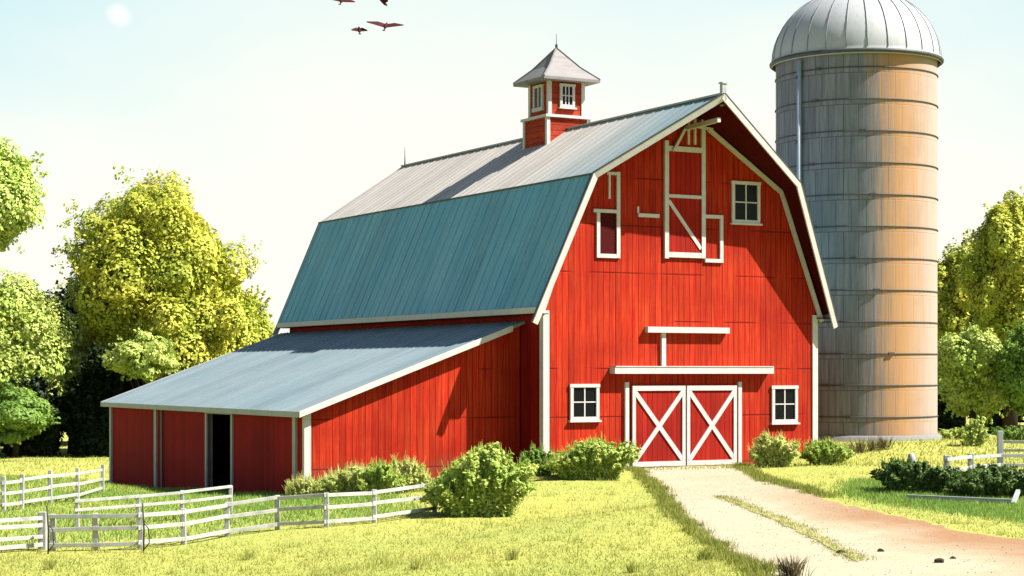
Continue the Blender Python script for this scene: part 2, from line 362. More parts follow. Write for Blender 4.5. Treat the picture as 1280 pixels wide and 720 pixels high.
# ------------------------------------------------------------------ barn
BL = 21.7; SH = 10.7; RX = SH/2; RZ = 11.87
BRK = (1.46, 9.3); EV = (-.41, 5.02); TAIL = (-.61, 4.55)
OP, OE = 2.2, .36; OBS = (.62, 1.02)          # how far the roof reaches forward at ridge, break and eave
barn = empty('barn', A, ROT, 'big red gambrel barn with teal roof, white crossed doors and a lean-to', 'barn')
mir = lambda s: SH - s
w = MB()
prof = [(0,-2.6),(SH,-2.6),(SH,5.15),(mir(BRK[0])-.05,BRK[1]-.14),(RX,RZ-.16),(BRK[0]+.05,BRK[1]-.14),(0,5.15)]
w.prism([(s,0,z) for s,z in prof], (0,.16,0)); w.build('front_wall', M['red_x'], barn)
w = MB(); w.prism([(s,BL,z) for s,z in prof], (0,-.16,0)); w.build('back_wall', M['red_x'], barn)
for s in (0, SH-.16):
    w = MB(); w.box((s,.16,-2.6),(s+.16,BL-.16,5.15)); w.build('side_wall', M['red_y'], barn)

def panel(name, mat, f0, b0, b1, f1, parent, th=.09, seam=.6, bottom=None):
    """roof panel: f0/b0 high edge front/back, f1/b1 low edge; standing seams run down the slope"""
    f0,b0,b1,f1 = map(Vector,(f0,b0,b1,f1)); nrm = (b0-f0).cross(f1-f0).normalized()
    if nrm.z < 0: nrm = -nrm
    m = MB(); m.add([f0,b0,b1,f1]+[p-nrm*th for p in (f0,b0,b1,f1)],[(0,1,2,3)],0)
    n = len(m.v)-8; m.f.append((7,6,5,4)); m.m.append(1 if bottom else 0); m.smooth.append(False)
    for i in range(4):
        j=(i+1)%4; m.f.append((i,i+4,j+4,j)); m.m.append(0); m.smooth.append(False)
    y = max(f0.y, f1.y)+.12; ylo = min(f0.y,f1.y)+.2
    y = ylo
    while y < b0.y-.1:
        def at(edge):  # param where front edge crosses y
            return None
        # high and low ends of the seam, cut by the slanting front edge
        p = Vector((f0.x, y, f0.z)); q = Vector((f1.x, y, f1.z))
        if y < f1.y:
            t = (y-f0.y)/(f1.y-f0.y); q = f0.lerp(f1, t); q.y = y; p = Vector((f0.x,y,f0.z))
        elif y < f0.y:
            t = (y-f1.y)/(f0.y-f1.y); p = f1.lerp(f0, t); p.y = y
        if (q-p).length > .2: m.beam(p+nrm*.006, q+nrm*.006, .028, .028, nrm)
        y += seam
    return m.build(name, [mat, bottom or mat], parent)
BK = BL+.3
for sg in (0,1):
    X = (lambda s: s) if sg == 0 else mir
    OB = OBS[sg]
    up = panel('upper_roof', M['roof_sunlit'], (RX,-OP,RZ),(RX,BK,RZ),(X(BRK[0]),BK,BRK[1]),(X(BRK[0]),-OB,BRK[1]), barn, bottom=M['maroon'])
    lo = panel('lower_roof', M['roof_shaded'], (X(BRK[0]),-OB,BRK[1]-.004),(X(BRK[0]),BK,BRK[1]-.004),(X(EV[0]),BK,EV[1]),(X(EV[0]),-OE,EV[1]), barn, bottom=M['maroon'])
    # dark lap strip where the two slopes meet
    m = MB(); m.beam((X(BRK[0]-.02),-OB-.02,BRK[1]+.0),(X(BRK[0]-.02),BK+.02,BRK[1]+.0),.05,.05); m.build('roof_lap_strip', M['dark_trim'], barn)
    # rake boards on the front edge
    def dn(s, z, d): return (s, z-d)
    ch = [(RX,RZ,OP),(X(BRK[0]),BRK[1],OB),(X(TAIL[0]),TAIL[1],OE)]
    m = MB()
    for (s0,z0,o0),(s1,z1,o1) in zip(ch[:-1],ch[1:]):
        d = Vector((s1-s0,0,z1-z0)).normalized(); nn = Vector((-d.z,0,d.x)); nn = nn if nn.z>0 else -nn
        a0 = Vector((s0,-o0,z0))+nn*.03; a1 = Vector((s1,-o1,z1))+nn*.03; wd = .20
        m.prism([a0,a1,a1-nn*wd,a0-nn*wd-(d*0)],(0,-.06,0))
    m.build('rake_board', M['white'], barn)
    m = MB()
    for (s0,z0,o0),(s1,z1,o1) in zip(ch[:-1],ch[1:]):
        d = Vector((s1-s0,0,z1-z0)).normalized(); nn = Vector((-d.z,0,d.x)); nn = nn if nn.z>0 else -nn
        a0 = Vector((s0,-o0-.07,z0))+nn*.06; a1 = Vector((s1,-o1-.07,z1))+nn*.06
        m.prism([a0,a1,a1-nn*.035,a0-nn*.035],(0,.10,0))
    m.build('drip_edge', M['dark_trim'], barn)
    m = MB()
    for (s0,z0,o0),(s1,z1,o1) in zip(ch[:-1],ch[1:]):
        d = Vector((s1-s0,0,z1-z0)).normalized(); nn = Vector((-d.z,0,d.x)); nn = nn if nn.z>0 else -nn
        a0 = Vector((s0,BK,z0))+nn*.02; a1 = Vector((s1,BK,z1))+nn*.02
        m.prism([a0,a1,a1-nn*.2,a0-nn*.2],(0,.05,0))
    m.build('rear_rake_board', M['grey_trim'], barn)
    # lower roof tail below the eave at the front
    ex, ez = X(EV[0]), EV[1]
    m = MB(); sgn = -1 if sg==0 else 1
    m.box((min(ex,ex+sgn*.05),-OE+.03,ez-.17),(max(ex,ex+sgn*.05),BK-.03,ez+.02)); m.build('eave_fascia', M['white'], barn)
    m = MB(); m.box((min(ex+sgn*.01,X(0)),-OE+.06,ez-.20),(max(ex+sgn*.01,X(0)),BK-.05,ez-.172)); m.build('eave_soffit', M['maroon'], barn)
    # frieze boards: white line where the wall meets the soffit
    m = MB(); fr = [(RX+ (0.9 if sg else -.9),RZ-.16-.60),(X(BRK[0]),BRK[1]-.17),(X(-.24),5.0-.25)]
    for i,((s0,z0),(s1,z1)) in enumerate(zip(fr[:-1],fr[1:])):
        d = Vector((s1-s0,0,z1-z0)).normalized(); nn = Vector((-d.z,0,d.x)); nn = nn if nn.z>0 else -nn
        yy = -.03-.006*i
        m.prism([Vector((s0,yy-.1,z0)),Vector((s1,yy-.1,z1)),Vector((s1,yy-.1,z1))-nn*.13,Vector((s0,yy-.1,z0))-nn*.13],(0,.1,0))
    m.build('frieze_board', M['white'], barn)
    m = MB(); x0 = -.05 if sg==0 else SH-.17
    m.box((x0,-.05,-2.4),(x0+.22,.2,4.95)); m.build('corner_board', M['white'], barn)
m = MB(); m.beam((RX,-OP-.03,RZ+.03),(RX,BK+.05,RZ+.03),.16,.06); m.build('ridge_cap', M['grey_trim'], barn)
m = MB(); m.tube([(RX,BK-.2,RZ),(RX,BK-.2,RZ+.35),(RX,BK-.2,RZ+.85)],[.035,.02,.008],6); m.build('lightning_rod', M['black'], barn)
m = MB(); m.box((RX-.0+.2,-OP+.35,RZ-.3),(RX+.36,-OP+.5,RZ+.42)); m.box((RX+.17,-OP+.32,RZ+.42),(RX+.39,-OP+.53,RZ+.47)); m.tube([(RX+.5,-OP+.6,RZ-.3),(RX+.5,-OP+.6,RZ+.38)],.025,6); m.build('ridge_post', M['grey_trim'], barn)

def board(m, p, q, wd, y0, y1):
    """a board on the front wall between wall points p and q (s, z)"""
    p = Vector((p[0],0,p[1])); q = Vector((q[0],0,q[1])); d = (q-p).normalized(); n = Vector((-d.z,0,d.x))*wd/2
    a = Vector((0,y0,0)); m.prism([p-n+a,q-n+a,q+n+a,p+n+a],(0,y1-y0,0))
def bd(name, parent, *a, mat='white'):
    m = MB(); board(m, *a); return m.build(name, M[mat], parent)
# sliding double doors
s0,zt = wall(787,481); s1,_ = wall(919,481); _,zb = wall(850,581); sc = wall(855,500)[0]
zt = 2.55; zb = -.08
for a,b in ((s0,sc),(sc,s1)):
    m = MB(); m.box((a+.015,-.10,zb),(b-.015,-.02,zt)); d = m.build('barn_door', M['red_door'], barn)
    T=.16
    bd('door_rail',d,(a+.03,zt-T/2),(b-.03,zt-T/2),T,-.145,-.10); bd('door_rail',d,(a+.03,zb+T/2),(b-.03,zb+T/2),T,-.145,-.10)
    bd('door_stile',d,(a+.03+T/2-.02,zb+T),(a+.03+T/2-.02,zt-T),T-.04,-.142,-.10); bd('door_stile',d,(b-.03-T/2+.02,zb+T),(b-.03-T/2+.02,zt-T),T-.04,-.142,-.10)
    m = MB(); board(m,(a+.12,zt-.18),(b-.12,zb+.18),.15,-.135,-.10); board(m,(b-.12,zt-.18),(a+.12,zb+.18),.15,-.150,-.105); m.build('cross_brace', M['white'], d)
bd('door_jamb',barn,(s0-.14,zb-.3),(s0-.14,zt+.12),.14,-.09,0); bd('door_jamb',barn,(s1+.14,zb-.3),(s1+.14,zt+.12),.14,-.09,0)
p = wall(762,461); q = wall(960,467); m = MB(); zz = (p[1]+q[1])/2+.05; m.box((p[0],-.34,zz-.13),(q[0],0,zz+.09)); m.box((p[0]+.02,-.36,zz+.09),(q[0]-.02,0,zz+.12)); m.build('door_track_hood', M['white'], barn)
p = wall(806,411); q = wall(908,414); zz2 = (p[1]+q[1])/2; m = MB(); m.box((p[0],-.20,zz2-.10),(q[0],0,zz2+.09)); m.build('upper_track', M['white'], barn)
sx = wall(828,430)[0]; m = MB(); m.box((sx-.08,-.10,zz+.125),(sx+.08,0,zz2-.105)); m.build('track_post', M['white'], barn)
# windows
def window(cx, cz, w_, h_, y=0, bars=(1,1), parent=barn, fr=.11, glass='glass', face=None):
    m = MB(); o=.07
    def bx(a,b,c,d,y0,y1,mm=m): mm.box((a,y0,b),(c,y1,d))
    bx(cx-w_/2,cz-h_/2+fr,cx-w_/2+fr,cz+h_/2-fr,y-o,y); bx(cx+w_/2-fr,cz-h_/2+fr,cx+w_/2,cz+h_/2-fr,y-o,y)
    bx(cx-w_/2-.02,cz+h_/2-fr,cx+w_/2+.02,cz+h_/2,y-o-.012,y); bx(cx-w_/2,cz-h_/2,cx+w_/2,cz-h_/2+fr,y-o+.004,y)
    for i in range(bars[0]):
        x = cx-w_/2+fr+(w_-2*fr)*(i+1)/(bars[0]+1); bx(x-.022,cz-h_/2+fr,x+.022,cz+h_/2-fr,y-.05,y-.012)
    for i in range(bars[1]):
        z = cz-h_/2+fr+(h_-2*fr)*(i+1)/(bars[1]+1); bx(cx-w_/2+fr,z-.02,cx+w_/2-fr,z+.02,y-.046,y-.014)
    ob = m.build('window', M['white'], parent)
    m = MB(); bx(cx-w_/2+fr-.01,cz-h_/2+fr-.01,cx+w_/2-fr+.01,cz+h_/2-fr+.01,y-.022,y-.002,m); m.build('pane', M[glass], ob)
    m = MB(); bx(cx-w_/2-.05,cz-h_/2-.06,cx+w_/2+.05,cz-h_/2-.002,y-o-.06,y,m); m.build('sill', M['white'], ob)
    return ob
for (x0,y0,x1,y1) in ((712,480,748,525),(964,482,996,528),(914,226,949,280)):
    a = wall(x0,y0); b = wall(x1,y1); window((a[0]+b[0])/2,(a[1]+b[1])/2,b[0]-a[0],a[1]-b[1])
# tall hay door in the gable
W = wall; m = MB(); yy=[-.07]
def tr(a,b,wd=.13,mm=None):
    yy[0] -= .004; board(mm or m, W(*a), W(*b), wd, yy[0], 0)
a = W(832,186); b = W(880,321)
hd = MB(); hd.box((a[0],-.055,b[1]),(b[0]-.05,-.0,a[1])); hayd = hd.build('hay_door', M['red_door'], barn)
xl = W(832,250)[0]; xr = W(877,250)[0]
bd('door_stile',hayd,(xl,W(829,323)[1]),(xl,W(834,176)[1]),.15,-.09,0); bd('door_stile',hayd,(xr+.03,W(876,323)[1]),(xr+.03,W(885,148)[1]),.15,-.092,0)
for py,wd in ((187,.17),(246,.11),(319,.17)):
    z = W(855,py)[1]; bd('door_rail',hayd,(xl+.06,z),(xr-.04,z),wd,-.085,0)
m = MB(); board(m,(xl+.08,W(835,251)[1]),(xr-.07,W(870,311)[1]),.12,-.080,0); m.build('diagonal_brace', M['white'], hayd)
for px in (860,868): 
    z0 = W(px,181)[1]; x = W(px,170)[0]; bd('gable_strut',barn,(x,z0),(x,z0+(.85 if px==860 else .95)),.08,-.06,0)
# low side hatch frame joined to the hay door
m = MB(); x0 = xr+.11; x1 = W(901,300)[0]; z0 = W(890,326)[1]; z1 = W(890,271)[1]
board(m,(x0,z1),(x1+.06,z1),.12,-.07,0); board(m,(x0,z0),(x1+.06,z0),.12,-.072,0); board(m,(x1,z0+.06),(x1,z1-.06),.12,-.066,0); m.build('hatch_frame', M['white'], barn)
# left narrow loft opening with broken frame
m = MB(); x1 = W(772,260)[0]; xa = W(747,300)[0]; x0 = W(741,264)[0]; xt = W(758,215)[0]; xm = W(761,240)[0]
zt_, zm_, zb_ = W(765,217)[1], W(757,264)[1], W(760,320)[1]
board(m,(x1,zb_-.06),(x1,zt_+.06),.13,-.07,0); board(m,(xt,zt_),(x1-.065,zt_),.10,-.066,0); board(m,(x0,zm_),(x1-.065,zm_),.11,-.072,0)
board(m,(xa,zb_+.06),(xa,zm_-.055),.12,-.068,0); board(m,(xa-.06,zb_),(x1-.065,zb_),.13,-.064,0); board(m,(xm,zm_+.4),(xm,zt_-.05),.07,-.06,0)
lf = m.build('loft_window', M['white'], barn)
m = MB(); m.box((xa+.06,-.02,zb_+.06),(x1-.065,-.003,zm_-.05)); m.build('shutter', M['maroon'], lf)
m = MB(); p = W(797,269); q = W(823,270); board(m,(p[0],p[1]),(q[0],p[1]),.12,-.07,0); board(m,(p[0]-.0,p[1]+.07),(p[0],p[1]+.28),.06,-.05,0); m.build('wall_ledge', M['white'], barn)
# hay beam with brace under the hood
m = MB(); zb2 = RZ-1.12; m.beam((RX,0,zb2+.28),(RX,-OP+.25,zb2+.34),.12,.14)
m.beam((RX-.55,-.12,zb2-.5),(RX-.1,-.12,zb2+.25),.09,.09); m.beam((RX+.06,-.5,zb2+.3),(RX+.9,-.25,zb2+.28),.08,.08); m.build('hay_beam', M['white'], barn)

# cupola
cv = 8.6; cu = MB(); hb, ht, hr = .88, .73, 1.18
cu.box((RX-hb,cv-hb,10.6),(RX+hb,cv+hb,12.35)); cu.box((RX-ht,cv-ht,12.35),(RX+ht,cv+ht,13.85))
cup = cu.build('cupola', siding('cupola_red_boards',(.62,.05,.022),(.8,.16,.06),2,.2,False), barn)
m = MB(); m.box((RX-hb-.1,cv-hb-.1,12.28),(RX+hb+.1,cv+hb+.1,12.38))
for sx in (-1,1):
    for sy in (-1,1):
        for h,z0,z1 in ((hb,10.9,12.28),(ht,12.38,13.72)):
            x = RX+sx*(h-.03); y = cv+sy*(h-.03); m.box((x-.07,y-.07,z0),(x+.07,y+.07,z1))
m.build('cupola_trim', M['white'], cup)
m = MB(); zc = 13.72; ap = (RX,cv,14.98); cs = [(RX-hr,cv-hr,zc),(RX+hr,cv-hr,zc),(RX+hr,cv+hr,zc),(RX-hr,cv+hr,zc)]
cs2 = [(x,y,zc-.1) for x,y,z in cs]
mid = [(RX+(x-RX)*.55,cv+(y-cv)*.55,zc+.48) for x,y,z in cs]
m.add(cs+cs2+mid+[ap],[(0,1,9,8),(1,2,10,9),(2,3,11,10),(3,0,8,11),(8,9,12),(9,10,12),(10,11,12),(11,8,12),(4,7,6,5),(0,4,5,1),(1,5,6,2),(2,6,7,3),(3,7,4,0)])
for a_ in cs: m.beam(Vector(a_)+Vector((0,0,.01)),(RX+(a_[0]-RX)*.55,cv+(a_[1]-cv)*.55,zc+.49),.05,.05); m.beam((RX+(a_[0]-RX)*.55,cv+(a_[1]-cv)*.55,zc+.49),(RX,cv,14.99),.05,.05)
m.build('cupola_roof', M['zinc'], cup)
m = MB(); m.tube([(RX,cv,14.9),(RX,cv,15.1),(RX,cv,15.14),(RX,cv,15.5)],[.05,.05,.015,.008],8); m.build('finial', M['black'], cup)
window(RX+.02, 13.12, .62, .86, cv-ht, (2,1), cup, .10)
def side_window(y, z, w_, h_, x, parent, glass):
    m = MB(); fr=.1
    m.box((x-.07,y-w_/2,z-h_/2),(x,y-w_/2+fr,z+h_/2)); m.box((x-.07,y+w_/2-fr,z-h_/2),(x,y+w_/2,z+h_/2))
    m.box((x-.074,y-w_/2+fr,z+h_/2-fr),(x,y+w_/2-fr,z+h_/2)); m.box((x-.10,y-w_/2-.03,z-h_/2-.07),(x,y+w_/2+.03,z-h_/2+fr-.03))
    m.box((x-.05,y-.03,z-h_/2+fr),(x-.01,y+.03,z+h_/2-fr)); ob = m.build('window', M['white'], parent)
    m = MB(); m.box((x-.02,y-w_/2+fr,z-h_/2+fr-.03),(x-.002,y+w_/2-fr,z+h_/2-fr)); m.build('pane', M[glass], ob)
side_window(cv,13.1,.72,.9,RX-ht,cup,'glass_red')

# lean-to on the left: walls with a real open doorway, metal roof
LF, LB = 1.5, 22.0; LS = -7.5; LE = -7.8; LZ0, LZ1 = 4.66, 1.79; slope = (LZ0-LZ1)/(0-LE)
zr = lambda s: LZ0+slope*s
m = MB(); m.prism([(LS,LF,-3),(-.06,LF,-3),(-.06,LF,zr(-.06)-.12),(LS,LF,zr(LS)-.12)],(0,.14,0)); m.build('lean_to_front_wall', M['red_x'], barn)
m = MB(); m.prism([(LS,LB,-3.5),(-.06,LB,-3.5),(-.06,LB,zr(-.06)-.12),(LS,LB,zr(LS)-.12)],(0,-.14,0)); m.build('lean_to_back_wall', M['red_x'], barn)
d0 = sidev(290,LS); d1 = sidev(260,LS)
m = MB()
m.box((LS,LF+.14,-3.5),(LS+.14,d0,zr(LS)-.12)); m.box((LS,d1,-3.5),(LS+.14,LB-.14,zr(LS)-.12)); m.box((LS,d0,zr(LS)-.28),(LS+.14,d1,zr(LS)-.12))
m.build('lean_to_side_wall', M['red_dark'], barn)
zdt = zr(LS)-.20
m = MB(); m.box((LS-.06,d0-.16,-3.2),(LS+.16,d0+.0,zdt)); m.box((LS-.06,d1,-3.2),(LS+.16,d1+.16,zdt)); m.box((LS-.065,d0-.16,zdt-.13),(LS+.165,d1+.16,zdt)); m.build('doorway_frame', M['grey_trim'], barn)
for px in (130,196,370):
    y = sidev(px,LS); y=min(y,LB-.12); m = MB(); m.box((LS-.08,y-.12,-3.4),(LS+.02,y+.12,zr(LS)-.13)); m.build('lean_to_post', M['grey_trim'], barn)
y = sidev(203,LS); m = MB(); m.box((LS-.05,y-.08,-3.4),(LS+.02,y+.08,zr(LS)-.13)); m.build('downpipe', M['dark_trim'], barn)
m = MB(); m.box((LS-.05,LF-.06,-3.2),(LS+.17,LF+.10,zr(LS)-.14)); m.build('lean_to_corner_post', M['white'], barn)
rf = panel('lean_to_roof', M['roof_shed'], (-.05,LF-.32,zr(-.05)),(-.05,LB+.3,zr(-.05)),(LE,LB+.3,LZ1),(LE,LF-.32,LZ1), barn, seam=.55, bottom=M['maroon'])
m = MB(); a = Vector((-.5,LF-.325,zr(-.5)+.02)); b = Vector((LE-.03,LF-.325,LZ1+.02)); m.prism([a,b,b-Vector((0,0,.19)),a-Vector((0,0,.19))],(0,-.05,0)); m.build('lean_to_rake_board', M['white'], barn)
m = MB(); a = Vector((-.1,LB+.305,zr(-.1)+.02)); b = Vector((LE-.03,LB+.305,LZ1+.02)); m.prism([a,b,b-Vector((0,0,.19)),a-Vector((0,0,.19))],(0,.05,0)); m.build('lean_to_rear_board', M['grey_trim'], barn)
m = MB(); m.box((LE-.05,LF-.32,LZ1-.17),(LE-.002,LB+.3,LZ1+.01)); m.build('lean_to_fascia', M['grey_trim'], barn)

# ------------------------------------------------------------------ silo
SY = 72.0; SX = 430/F*SY; SR = 3.02; zb = .0; ztop = 14.75
silo = empty('silo', (SX,SY,0), 0, 'tall round grey concrete silo with metal dome beside the red barn', 'silo')
def lathe(name, prof, n, mat, parent, sm=True, gore=0):
    vs=[]; fs=[]
    for r,z in prof:
        for i in range(n):
            a = 2*math.pi*i/n; rr = r
            if gore and r > .2: rr = r*(1-.010*abs(math.sin(a*gore/2))*0) 
            vs.append((rr*math.cos(a),rr*math.sin(a),z))
    for j in range(len(prof)-1):
        for i in range(n): fs.append((j*n+i,j*n+(i+1)%n,(j+1)*n+(i+1)%n,(j+1)*n+i))
    m = MB(); m.add(vs,fs,0,sm); return m.build(name, mat, parent)
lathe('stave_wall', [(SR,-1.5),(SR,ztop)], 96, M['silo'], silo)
lathe('silo_base', [(SR+.02,-1.5),(SR+.16,-1.5),(SR+.16,.62),(SR+.02,.68)], 96, simple('concrete_footing',(.3,.29,.27),.9,.2), silo)
z = 1.35
while z < ztop-.3:
    m = MB(); n=72
    m.tube([((SR+.02)*math.cos(2*math.pi*i/n),(SR+.02)*math.sin(2*math.pi*i/n),z) for i in range(n+1)],.022,6); 
    a0 = random.uniform(-2.4,-.8); m.beam(((SR+.04)*math.cos(a0),(SR+.04)*math.sin(a0),z),((SR+.04)*math.cos(a0+.07),(SR+.04)*math.sin(a0+.07),z),.07,.08)
    m.build('hoop', M['dark_trim'], silo); z += 1.16
DR = SR+.14; DH = 2.72; prof = [(DR+.0,ztop-.16),(DR+.03,ztop-.02),(DR,ztop+.02)]+[(DR*math.cos(t),ztop+.02+DH*math.sin(t)) for t in np.linspace(.05,math.pi/2-.03,18)]
dome = lathe('dome', prof, 96, M['dome'], silo)
m = MB(); NS=26
for i in range(NS):
    a = 2*math.pi*(i+.3)/NS
    m.tube([((DR+.015)*math.cos(t)*math.cos(a),(DR+.015)*math.cos(t)*math.sin(a),ztop+.03+(DH+.015)*math.sin(t)) for t in np.linspace(.02,math.pi/2-.05,14)],.015,5)
m.build('dome_seam', simple('seam_metal',(.32,.34,.35),.5), dome)
m = MB(); m.tube([((DR+.03)*math.cos(2*math.pi*i/72),(DR+.03)*math.sin(2*math.pi*i/72),ztop-.05) for i in range(73)],.075,8); m.build('dome_rim', M['dark_trim'], silo)
m = MB(); m.tube([(0,0,ztop+DH-.05),(0,0,ztop+DH+.25)],[.35,.3],16); m.build('dome_cap', M['dome'], silo)
pa = math.asin(-(1070-991)/100*.985); px_, py_ = math.sin(pa)*(SR+.14), -math.cos(pa)*(SR+.14)
m = MB(); m.tube([(px_,py_,.3),(px_,py_,ztop-.25)],.085,10)
m.build('fill_pipe', M['pipe'], silo)
for z in (2.5,5.5,8.5,11.5,13.9):
    m = MB(); m.box((px_-.12,py_-.05,z-.04),(px_+.12,py_+.22,z+.04)); m.build('pipe_bracket', M['dark_trim'], silo)

# ------------------------------------------------------------------ foliage
def unit(v): return v/np.maximum(np.linalg.norm(v,axis=-1,keepdims=True),1e-9)
def leaf_quads(c, nrm, size, asp=.62):
    n = len(c); r = unit(rng.normal(size=(n,3))); t1 = unit(np.cross(nrm, r)); t2 = np.cross(nrm, t1)
    s = size[:,None]
    return np.stack([c-t1*s, c+t2*s*asp, c+t1*s, c-t2*s*asp],1).reshape(-1,3)
def crown_pts(cx,cy,cz,rx,ry,rz,nl,per,size,lobe=.36,up=.3,fill=.22,cone=.25):
    """leaves gathered on uneven clumps (each clump itself bumpy) that stand apart from one another, over a sparse inner fill"""
    P=[];Nn=[];S=[]; cen=[]
    ga = math.pi*(3-5**.5); off = rng.uniform(0,6.28)
    for i in range(nl):
        zz = 1-2*(i+.5)/nl; a = off+ga*i+rng.normal(0,.25); ring = math.sqrt(max(0,1-zz*zz))
        v0 = np.array([math.cos(a)*ring, math.sin(a)*ring, zz+rng.normal(0,.06)])
        lr = lobe*rng.choice([.55,.75,1.0,1.25],p=[.22,.28,.3,.2]); c = v0*(1-lr*.80)*rng.uniform(.70,1.06)
        w_ = 1-cone*max(0,c[2]); c = c*[w_,w_,1]
        cen.append((c[0]*rx+cx,c[1]*ry+cy,c[2]*rz+cz))
        n = int(per*(lr/lobe)**2); v = unit(rng.normal(size=(n,3)))
        bumps = unit(rng.normal(size=(11,3))); bd = (v@bumps.T).max(1)
        rr = lr*(.56+.52*np.clip((bd-.5)/.5,0,1)**1.4+rng.normal(0,.055,n))*np.where(v[:,2]<-.3,.75,1)
        rr *= np.where(rng.random(n)<.12, rng.uniform(.5,.95,n), 1)
        q = c+v*rr[:,None]; P.append(q*[rx,ry,rz]+[cx,cy,cz]); Nn.append(unit(v+[0,0,up]+rng.normal(0,.33,(n,3))))
        S.append(size*rng.uniform(.55,1.3,n))
    # twigs that break the outline
    nt_ = nl*6; li = rng.integers(0,nl,nt_); cc = np.array([[(q[0]-cx)/rx,(q[1]-cy)/ry,(q[2]-cz)/rz] for q in cen])[li]
    d0 = unit(unit(cc)*.8+rng.normal(0,.55,(nt_,3))+[0,0,.25]); L0 = lobe*rng.uniform(.75,1.05,nt_); L1 = lobe*rng.uniform(.95,1.35,nt_)
    kk = 13; f = rng.random((nt_,kk)); q = cc[:,None,:]+d0[:,None,:]*(L0[:,None]*.8+(L1-L0*.8)[:,None]*f)[...,None]+rng.normal(0,.022,(nt_,kk,3))*(1.3-f)[...,None]
    q = q.reshape(-1,3); q[:,2] -= .0; P.append(q*[rx,ry,rz]+[cx,cy,cz]); Nn.append(unit(np.repeat(d0,kk,0)*.5+rng.normal(0,.6,(nt_*kk,3))+[0,0,.4])); S.append(size*rng.uniform(.6,1.1,nt_*kk))
    n = int(nl*per*fill); v = unit(rng.normal(size=(n,3)))*(rng.random((n,1))**.4)*.78
    P.append(v*[rx,ry,rz]+[cx,cy,cz]); Nn.append(unit(rng.normal(size=(n,3)))); S.append(size*rng.uniform(.8,1.5,n))
    return np.concatenate(P),np.concatenate(Nn),np.concatenate(S),cen
def px2(px,Y): return (px-HX)/F*Y
def pz(py,Y): return CZ+(HY-py)/F*Y
def tree(px, Y, top, bot, hw, mat, label, nl=34, per=620, size=.17, name='deciduous_tree', group='trees around the farmyard', lobe=.40, trunk_r=.28):
    x = px2(px,Y); zt_ = pz(top,Y); zb_ = pz(bot,Y); rx = hw/F*Y; rz=(zt_-zb_)/2; z0 = tz(x,Y)
    t = empty(name,(x,Y,z0),0,label,'tree',group)
    P,Nn,S,cen = crown_pts(0,0,(zt_+zb_)/2-z0,rx*.98,rx*.88,rz*.96,int(nl*.8),int(per*2.4),size*.68,lobe)
    np_mesh('crown', leaf_quads(P,Nn,S), 4, L[mat], t)
    m = MB(); H = (zt_+zb_)/2-z0; b = [(0,0,-.4),(.08,.05,H*.3),(-.05,.1,H*.65),(.05,0,H+rz*.3)]
    m.tube(b,[trunk_r*1.25,trunk_r,trunk_r*.7,trunk_r*.25],8)
    for i,c in enumerate(cen[:12]):
        f = random.uniform(.35,.8); s_ = Vector((0,0.05,H*f)); e = Vector(c); mid_ = s_.lerp(e,.5)+Vector((0,0,-.2))
        m.tube([s_,mid_,e],[trunk_r*.42,trunk_r*.25,.03],6)
    m.build('trunk', M['bark'], t); return t
tree(193,98,207,512,126,'yellow','large yellow-green tree standing behind the far end of the lean-to',52,1150,.17,lobe=.32,trunk_r=.4)
tree(300,104,356,500,50,'yellow','small rounded yellow-green tree against the barn back corner and big tree',24,600,.16)
tree(-38,84,150,346,94,'lime','tall tree cut off by the left edge of the picture, high crown',36,700,.16,trunk_r=.3)
tree(268,101,318,500,62,'yellow','rounded yellow-green tree leaning on the right flank of the largest tree',28,650,.16)
tree(22,95,338,520,76,'lime','broad lime green tree below the high crown at the left edge',36,700,.16)
tree(88,97,422,535,60,'lime','low pale lime tree beside the left back corner of the lean-to',30,650,.15,trunk_r=.18)
tree(180,93,415,482,52,'lime','small bushy lime tree in front of the largest tree crown',22,600,.14,trunk_r=.15)
tree(18,92,478,560,56,'green','low mid green bushy tree at the left edge by the field',24,650,.14,trunk_r=.15)
tree(1262,100,232,470,62,'yellow','tallest tree to the right of the silo, at the right edge',44,800,.17,lobe=.32,trunk_r=.35)
tree(1200,108,292,470,48,'yellow','yellow-green tree close to the silo right side, behind the paler one',30,650,.17)
tree(1215,92,402,530,52,'lime','pale lime tree in front, low beside the silo',28,650,.15,trunk_r=.18)
tree(1285,90,400,520,48,'green','mid green low tree at the right edge under the tallest one',24,600,.15,trunk_r=.18)
